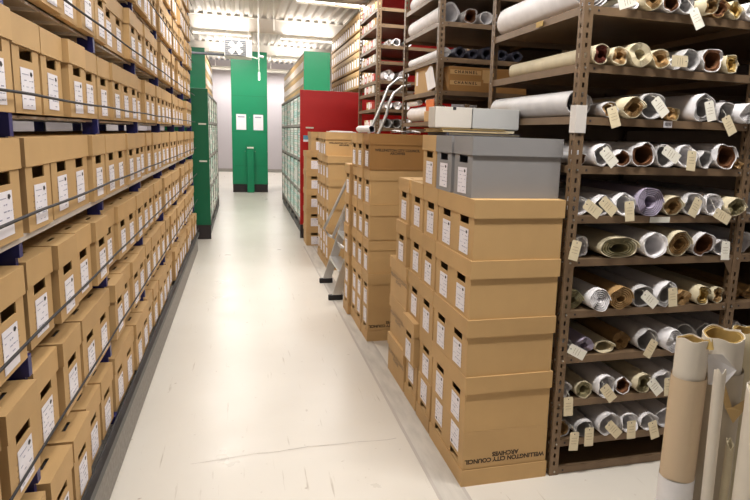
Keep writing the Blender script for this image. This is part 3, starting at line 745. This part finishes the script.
# ------------------------------------------------------------------ step ladder
ld = thing('step_ladder', 'aluminium step ladder with curved handrails between second and third stacks', 'ladder', (.84, 5.95, 0))
def stringer(y):
    b = MB()
    # a wide tapering side channel
    z1 = 1.40
    xa, xb = .80, 1.225
    w0, w1 = .085, .075
    for (ya, yb) in ((y-.014, y-.011), (y+.011, y+.014)):
        b.quad((xa-.84, ya-5.95, .045), (xa+w0-.84, ya-5.95, .045), (xb+w1-.84, ya-5.95, z1), (xb-.84, ya-5.95, z1), 'alu')
        b.quad((xa-.84, yb-5.95, .045), (xa+w0-.84, yb-5.95, .045), (xb+w1-.84, yb-5.95, z1), (xb-.84, yb-5.95, z1), 'alu')
    b.quad((xa-.84, y-.014-5.95, .045), (xa-.84, y+.014-5.95, .045), (xb-.84, y+.014-5.95, z1), (xb-.84, y-.014-5.95, z1), 'alu')
    b.quad((xa+w0-.84, y-.014-5.95, .045), (xa+w0-.84, y+.014-5.95, .045), (xb+w1-.84, y+.014-5.95, z1), (xb+w1-.84, y-.014-5.95, z1), 'alu')
    return b
for y in (5.60, 6.28):
    obj('stringer', stringer(y), ld)
    b = MB(); b.box(.765-.84, .90-.84, y-.022-5.95, y+.022-5.95, 0, .05, 'rubber'); obj('rubber_foot', b, ld, bevel=.006)
for k in range(1, 6):
    z = .27*k; x = .80+.31*z
    b = MB(); b.box(x-.84-.02, x-.84+.10, 5.612-5.95, 6.268-5.95, z-.012, z+.012, 'alu'); obj('tread', b, ld)
rail_n = [(.90, .50), (.86, .53), (.80, .60), (.93, .92), (1.08, 1.27), (1.235, 1.62), (1.28, 1.73), (1.30, 1.83), (1.345, 1.92), (1.42, 1.98), (1.50, 2.0)]
rail_f = [(.90, .48), (.86, .50), (.81, .57), (.93, .82), (1.05, 1.08), (1.18, 1.36), (1.30, 1.64), (1.37, 1.80), (1.42, 1.93), (1.46, 2.03), (1.56, 2.12), (1.64, 2.13)]
for nm, pr, y in (('near', rail_n, 5.58), ('far', rail_f, 6.30)):
    b = MB(); b.tube([(px-.84, y-5.95, pz) for px, pz in pr], .014, 'alu', 10); obj('handrail', b, ld)
for y in (5.64, 6.24):
    b = MB(); b.tube([(1.24-.84, y-5.95, 1.40), (1.60-.84, y-5.95, .02)], .016, 'alu', 8); obj('rear_leg', b, ld)
    b = MB(); b.tube([(1.62-.84, y-5.95, 0), (1.62-.84, y-5.95, .04)], .022, 'rubber', 8); obj('rubber_foot', b, ld)

# ------------------------------------------------------------------ far cabinets
def panel_unit(name, label, x0, x1, y0, y1, z, mat, cat='shelving'):
    t = thing(name, label, cat, ((x0+x1)/2, y0, 0))
    cx = (x0+x1)/2
    b = MB(); b.box(x0-cx, x1-cx, 0, .03, .20, z, mat); obj('end_panel', b, t, bevel=.004)
    b = MB(); b.box(x0-cx, x1-cx, -.012, .03, 0, .20, 'plinth_black'); obj('plinth', b, t)
    return t, cx
def carcass(t, cx, fx0, depth, y0, ya, yb, z, tiers, ncol):
    """shelves behind an end panel; open face at world x = fx0 going towards +x (depth may be negative)"""
    b = MB(); xb = fx0+depth; lo, hi = min(fx0, xb)-cx, max(fx0, xb)-cx
    for tz in tiers: b.box(lo, hi, ya-y0, yb-y0, tz-.04, tz, 'plinth')
    b.box(lo, hi, ya-y0, yb-y0, z-.03, z, 'plinth'); obj('shelf_boards', b, t)
    xe = xb-cx; b = MB(); b.box(xe-.01, xe+.01, ya-y0, yb-y0, .1, z, 'deck'); obj('back_panel', b, t)
    for c in range(ncol+1):
        y = ya+(yb-ya)*c/ncol-y0; b = MB(); b.box(lo+.003, hi, y-.012, y+.012, .06, z, 'plinth'); obj('upright', b, t)
    b = MB(); b.box(lo+.02, hi, ya-y0, yb-y0, 0, .10, 'rail'); obj('base', b, t)
RT, rcx = panel_unit('mobile_shelving', 'low red end-panelled shelving full of flat files, centre right', .82, 1.93, 9.1, 13.8, 2.14, 'red')
carcass(RT, rcx, .85, .28, 9.1, 9.14, 13.8, 2.12, [.24, .68, 1.16, 1.66], 6)
b = MB()
b.box(.90-rcx, 1.01-rcx, -.016, -.001, 1.60, 1.62, 'handle'); obj('handle', b, RT)
b = MB(); b.box(.865-rcx, .935-rcx, -.006, -.001, 1.44, 1.50, 'dial'); b.box(.865-rcx, .935-rcx, -.006, -.001, 1.41, 1.44, 'label'); obj('notice_card', b, RT)
fm = {}
for m in ('file_a', 'file_b', 'file_c'):
    b = MB(); b.box(0, .24, 0, .70, 0, .033, m); b.box(-.001, 0, .25, .45, .008, .025, 'label'); fm[m] = b.mesh('flat_file')
n = 0; rnd = random.Random(9)
colw = (13.8-9.14)/6
tn = {0: 'bottom', 1: 'second', 2: 'third', 3: 'top'}
for c in range(6):
    for ti, (za, zb) in enumerate(((.24, .64), (.68, 1.12), (1.16, 1.62), (1.66, 2.08))):
        k = 0; z = za+.001
        while z+.033 < zb-.005 and n < 300:
            m = rnd.choice(['file_a', 'file_b', 'file_b', 'file_c'])
            o = obj('flat_file', fm[m], None, (.856+rnd.uniform(0, .008), 9.14+c*colw+.04, z))
            tag(o, '%s flat file, %s from bottom of column %s, %s tier, red shelving' % ({'file_a': 'pale green', 'file_b': 'white', 'file_c': 'aqua'}[m], ORD[k], ['one', 'two', 'three', 'four', 'five', 'six'][c], tn[ti]), 'file', 'flat files in the red-ended shelving')
            k += 1; n += 1; z += .0375
# tall red panel and tall row of boxes behind
TT, tcx = panel_unit('tall_shelving', 'tall red-panelled shelving with rows of white-labelled boxes, behind third rack', 1.935, 3.1, 9.1, 14.2, 3.58, 'red')
tz = [.3, .65, 1.0, 1.35, 1.70, 2.03, 2.35, 2.665, 2.97, 3.29]
b = MB()
for z in tz: b.box(1.95-tcx, 2.45-tcx, .04, 5.0, z-.02, z-.001, 'tan')
b.box(1.95-tcx, 2.45-tcx, .04, 5.0, 3.562, 3.575, 'tan'); obj('shelf_boards', b, TT)
b = MB(); b.box(2.45-tcx, 2.47-tcx, .04, 5.0, .1, 3.57, 'tan'); obj('back_panel', b, TT)
for y in (.035, 5.02): b = MB(); b.box(1.965-tcx, 2.0-tcx, y-.02, y+.02, 0, 3.57, 'plinth'); obj('upright', b, TT)
def simple_box(mat, lm, W=.25, H_=.262, side=1):
    b = MB(); b.box(-W/2+.005, W/2-.005, 0, .38, 0, H_-.07, mat); b.box(-W/2, W/2, -.005, .385, H_-.072, H_, mat)
    b.box(-.055, .055, -.004, 0, .02, .15, lm); b.box(-.04, .04, -.002, .001, .160, .182, 'ink_dark'); return b.mesh('archive_box')  # dark plate imitates the shaded opening of the hand hole
SBX = simple_box('kraft', 'label')
def far_boxes(x, ya, yb, zs, rz, where, W=.255, stuff=False):
    mb = MB()
    for k, z in enumerate(zs):
        y = ya; i = 0
        while y+W < yb:
            u_, v_ = proj(x, y+W/2, z+.13)
            if v_ > -8:
                if stuff:
                    sg = 1 if rz < 0 else -1; w2 = W/2; yc = y+w2
                    xs_ = lambda a, c: (min(x+sg*a, x+sg*c), max(x+sg*a, x+sg*c))
                    mb.box(*xs_(0, .38), yc-w2+.005, yc+w2-.005, z, z+.19, 'kraft'); mb.box(*xs_(-.005, .385), yc-w2+.001, yc+w2-.001, z+.188, z+.26, 'kraft')
                    mb.box(*xs_(-.004, 0), yc-.055, yc+.055, z+.02, z+.15, 'label')
                else:
                    o = obj('archive_box', SBX, None, (x, y+W/2, z), (0, 0, rz))
                    tag(o, 'tan archive box, %s from near end of %s row from top, %s' % (ORD[i], ORD[len(zs)-1-k], where), 'box', 'archive boxes on ' + where)
            i += 1; y += W
    if stuff:
        o = obj('archive_boxes', mb); tag(o, 'rows of distant tan archive boxes on ' + where, 'boxes'); o['kind'] = 'stuff'
far_boxes(1.955, 9.16, 14.1, [2.35, 2.665, 2.97, 3.29], -PI/2, 'tall right shelving')
# green panelled row between
GR, gcx = panel_unit('tall_shelving', 'green end-panelled tall shelving seen above the red cabinet', 1.15, 1.64, 12.0, 18, 3.03, 'green')
b = MB()
for z in (.3, .7, 1.1, 1.5, 1.87, 2.15, 2.44, 2.73): b.box(1.17-gcx, 1.62-gcx, .03, 6, z-.02, z-.001, 'plinth')
b.box(1.17-gcx, 1.62-gcx, .03, 6, 3.01, 3.03, 'plinth'); obj('shelf_boards', b, GR)
for y in (.038, 5.98): b = MB(); b.box(1.18-gcx, 1.21-gcx, y-.008, y+.008, 0, 3.03, 'plinth'); obj('upright', b, GR)
far_boxes(1.172, 12.05, 17.9, [2.15, 2.44, 2.73], -PI/2, 'green-ended right shelving', W=.27, stuff=True)
# left green units
GL, lcx = panel_unit('mobile_shelving', 'low green end-panelled shelving at the far end of left racking', -1.0, -.43, 9.12, 13.2, 2.09, 'green_dark')
carcass(GL, lcx, -.45, -.45, 9.12, 9.16, 13.2, 2.07, [.24, .68, 1.16, 1.66], 5)
for z in (1.60, 1.09):
    b = MB(); b.box(-.56-lcx, -.46-lcx, -.016, -.001, z, z+.022, 'handle'); obj('handle', b, GL)
b = MB(); rnd = random.Random(4)
for c in range(5):
    cw = (13.2-9.16)/5
    for (za, zb) in ((.24, .64), (.68, 1.12), (1.16, 1.62), (1.66, 2.04)):
        z = za+.001
        while z+.033 < zb:
            b.box(-.70, -.455-rnd.uniform(0, .008), 9.16+c*cw+.04, 9.16+(c+1)*cw-.04, z, z+.033, rnd.choice(['file_a', 'file_b', 'file_b'])); z += .0375
o = obj('flat_files', b); tag(o, 'densely stacked flat files filling the green-ended shelving on the left', 'files'); o['kind'] = 'stuff'
GT, hcx = panel_unit('tall_shelving', 'tall dark green end-panelled shelving behind the low green one', -1.2, -.66, 13.3, 17, 3.12, 'green')
b = MB()
for z in (.3, .7, 1.1, 1.5, 1.87, 2.15, 2.45, 2.75): b.box(-1.15-hcx, -.68-hcx, .03, 3.7, z-.02, z-.001, 'plinth')
b.box(-1.15-hcx, -.68-hcx, .03, 3.7, 3.10, 3.12, 'plinth'); obj('shelf_boards', b, GT)
far_boxes(-.675, 13.36, 16.9, [2.15, 2.45, 2.75], PI/2, 'green-ended left shelving', W=.27, stuff=True)
# centre green cabinet
GC = thing('green_cabinet', 'tall green cabinet closing the end of the aisle with two posted sheets', 'cabinet', (.215, 16.1, 0))
b = MB(); b.box(-.43, .43, 0, .5, .20, 3.44, 'green'); obj('cabinet_body', b, GC, bevel=.006)
b = MB()
for z in (.66, 1.5, 2.37): b.box(-.43, .43, -.002, .001, z, z+.006, 'green_dark')
for x in (-.42, -.12, .0, .12, .42):
    for z in (1.02, 1.85): b.box(x-.006, x+.006, -.004, 0, z, z+.012, 'bolt')
obj('panel_joints', b, GC)
b = MB(); b.box(-.425, .425, -.01, .5, 0, .20, 'plinth_black'); obj('plinth', b, GC)
b = MB(); b.box(-.08, .09, -.12, 0, 0, 1.14, 'green'); obj('post_cover', b, GC, bevel=.006)
b = MB(); b.box(-.075, .085, -.135, -.12, 1.10, 1.135, 'handle'); obj('handle', b, GC)
b = MB(); b.box(-.32, -.085, -.004, -.001, 1.55, 1.93, 'label'); b.box(-.28, -.12, -.005, -.004, 1.85, 1.88, 'ink'); obj('notice', b, GC)
b = MB(); b.box(.09, .325, -.004, -.001, 1.55, 1.93, 'label'); b.box(.13, .28, -.005, -.004, 1.85, 1.88, 'ink'); obj('notice', b, GC)

# ------------------------------------------------------------------ heater, pull cord and rod
HT = thing('unit_heater', 'white unit heater with fan grille hanging below the ceiling', 'heater', (-.05, 11.0, 2.74))
b = MB(); b.box(-.19, .25, .0, .40, 0, .275, 'heater'); obj('casing', b, HT, bevel=.008)
b = MB(); b.box(-.18, .155, -.012, .0, .012, .265, 'louvre')
for k in range(7): z = .03+k*.033; b.box(-.17, .145, -.020, -.012, z, z+.003, 'heater')
obj('grille', b, HT)
b = MB()
for k in range(4):
    a = k*PI/2+.78; c, s = math.cos(a), math.sin(a)
    b.poly([(-.012+.02*s, -.024, .138-.02*c), (-.012+.125*c+.045*s, -.026, .138+.11*s-.045*c), (-.012+.125*c-.045*s, -.022, .138+.11*s+.045*c), (-.012-.02*s, -.024, .138+.02*c)], 'fixture')
b.tube([(-.012, -.035, .138), (-.012, -.012, .138)], .035, 'fixture', 12); obj('fan', b, HT)
for x in (-.15, .2):
    b = MB(); b.tube([(x, .2, .27), (x, .2, 1.26)], .004, 'fixture', 6); obj('hanger_rod', b, HT)
b = MB(); b.tube([(.25, .1, .02), (.34, .1, .0), (.36, .1, .05), (.36, .1, .9), (.36, .1, 1.26)], .010, 'fixture', 8); b.tube([(.36, .1, .05), (.44, .1, .03)], .02, 'fixture', 8); obj('supply_pipe', b, HT)
b = MB(); b.tube([(-.8, .2, .04), (-.19, .2, .04)], .02, 'louvre', 8); obj('side_pipe', b, HT)
PC = thing('pull_cord', 'white pull cord with handle hanging right of the heater', 'cord', (.31, 11.0, 2.38))
b = MB(); b.tube([(0, 0, .12), (0, 0, 1.62)], .003, 'fixture', 6); obj('cord', b, PC)
b = MB(); b.tube([(0, 0, 0), (0, 0, .13)], .016, 'fixture', 8); obj('grip', b, PC)
b = MB(); b.tube([(.56, 11.0, 3.2), (.56, 11.0, 4.0)], .004, 'fixture', 6)
tag(obj('hanging_rod', b), 'thin white rod hanging from the ceiling right of the pull cord', 'rod')

# ------------------------------------------------------------------ foreground upright rolls
def up_roll(x, y, h, r, outer, inner, label, seed, lean=(0, 0), turns=3, rin=.8, crump=.05, ragged=.012, bands=()):
    t = thing('upright_roll', label, 'paper roll', (x, y, 0), (R(lean[0]), R(lean[1]), 0), 'upright rolls in the right foreground')
    me = roll_mesh(seed, r, h, outer, inner, turns, rin, crump, .002, ragged=ragged)
    obj('rolled_sheets', me, t, (0, 0, h+.001), (-PI/2, 0, 0))
    for (z0, z1, m, dr) in bands:
        b = MB(); vs = []
        for i in range(33):
            a = i/32*2*PI
            vs += [((r+dr)*math.cos(a), (r+dr)*math.sin(a), z0+.004*math.sin(a*2)), ((r+dr)*math.cos(a), (r+dr)*math.sin(a), z1+.004*math.sin(a+1))]
        b.grid(vs, 33, 2, m); obj('wrapper', b, t)
    return t
M['wrap'] = new_mat('smooth_kraft_wrapper', srgb(212, 188, 156), .5, var=.03, vscale=3)
M['beige'] = new_mat('grey_beige_shading', srgb(190, 178, 158), .6, var=.05, vscale=5)  # band colour that paints shading onto the widest roll
M['wornwhite'] = new_mat('aged_white_wrapper', srgb(226, 216, 200), .55, var=.05, vscale=6, bump=.1, bscale=9)
u1 = up_roll(1.360, 1.55, .945, .053, 'wornwhite', 'yellow', 'upright tube in smooth tan wrapper, leftmost of the foreground rolls', 71, lean=(0, .5), crump=.03, ragged=.006, bands=((.475, .825, 'wrap', .0012), (.0, .48, 'white', .0028)))
b = MB(); b.grid([(.006+.038*i/5, -.038+.012*j/3-.02*math.sin(i*.6), .925+.032*j/3-.004*(i % 2)*j) for i in range(6) for j in range(4)], 6, 4, 'yellow'); obj('buff_flap', b, u1)
u2 = up_roll(1.514, 1.57, .945, .069, 'wornwhite', 'yellow', 'widest upright roll with torn buff flap, second of foreground rolls', 72, lean=(0, -.6), crump=.04, ragged=.007, bands=((.0, .83, 'beige', .0012),))  # its beige band is painted shading
b = MB(); b.poly([(-.052, -.058, .90), (-.012, -.080, .852), (-.045, -.070, .800), (-.070, -.030, .79), (-.074, -.02, .89)], 'white'); obj('folded_corner', b, u2)
b = MB(); b.poly([(-.060, -.062, .800), (-.044, -.076, .802), (-.014, -.082, .728), (.030, -.084, .752), (.026, -.087, .712), (-.012, -.091, .678), (-.040, -.082, .728)], 'flap'); obj('torn_flap', b, u2)
up_roll(1.422, 1.462, .865, .019, 'wornwhite', 'wornwhite', 'slim white upright roll added as the lit left edge of the widest roll', 73, lean=(0, -1.2), crump=.02)  # stands in for the bright, lit edge of the roll behind it
up_roll(1.474, 1.458, .62, .014, 'cream', 'cream', 'short narrow cream roll in front of the widest roll', 74, crump=.02)
up_roll(1.655, 1.61, .94, .062, 'cream', 'yellow', 'upright cream roll with yellow mouth at the right edge', 75, crump=.04, ragged=.007)
u5 = up_roll(1.492, 1.375, .835, .052, 'wornwhite', 'cream', 'nearest upright white roll with ragged top at right edge', 76, lean=(0, 0), crump=.09, ragged=.016)

bpy.context.scene.view_settings.view_transform = 'Standard'
bpy.context.scene.view_settings.look = 'None'
bpy.context.scene.view_settings.gamma = 1
bpy.context.scene.view_settings.exposure = 0.22
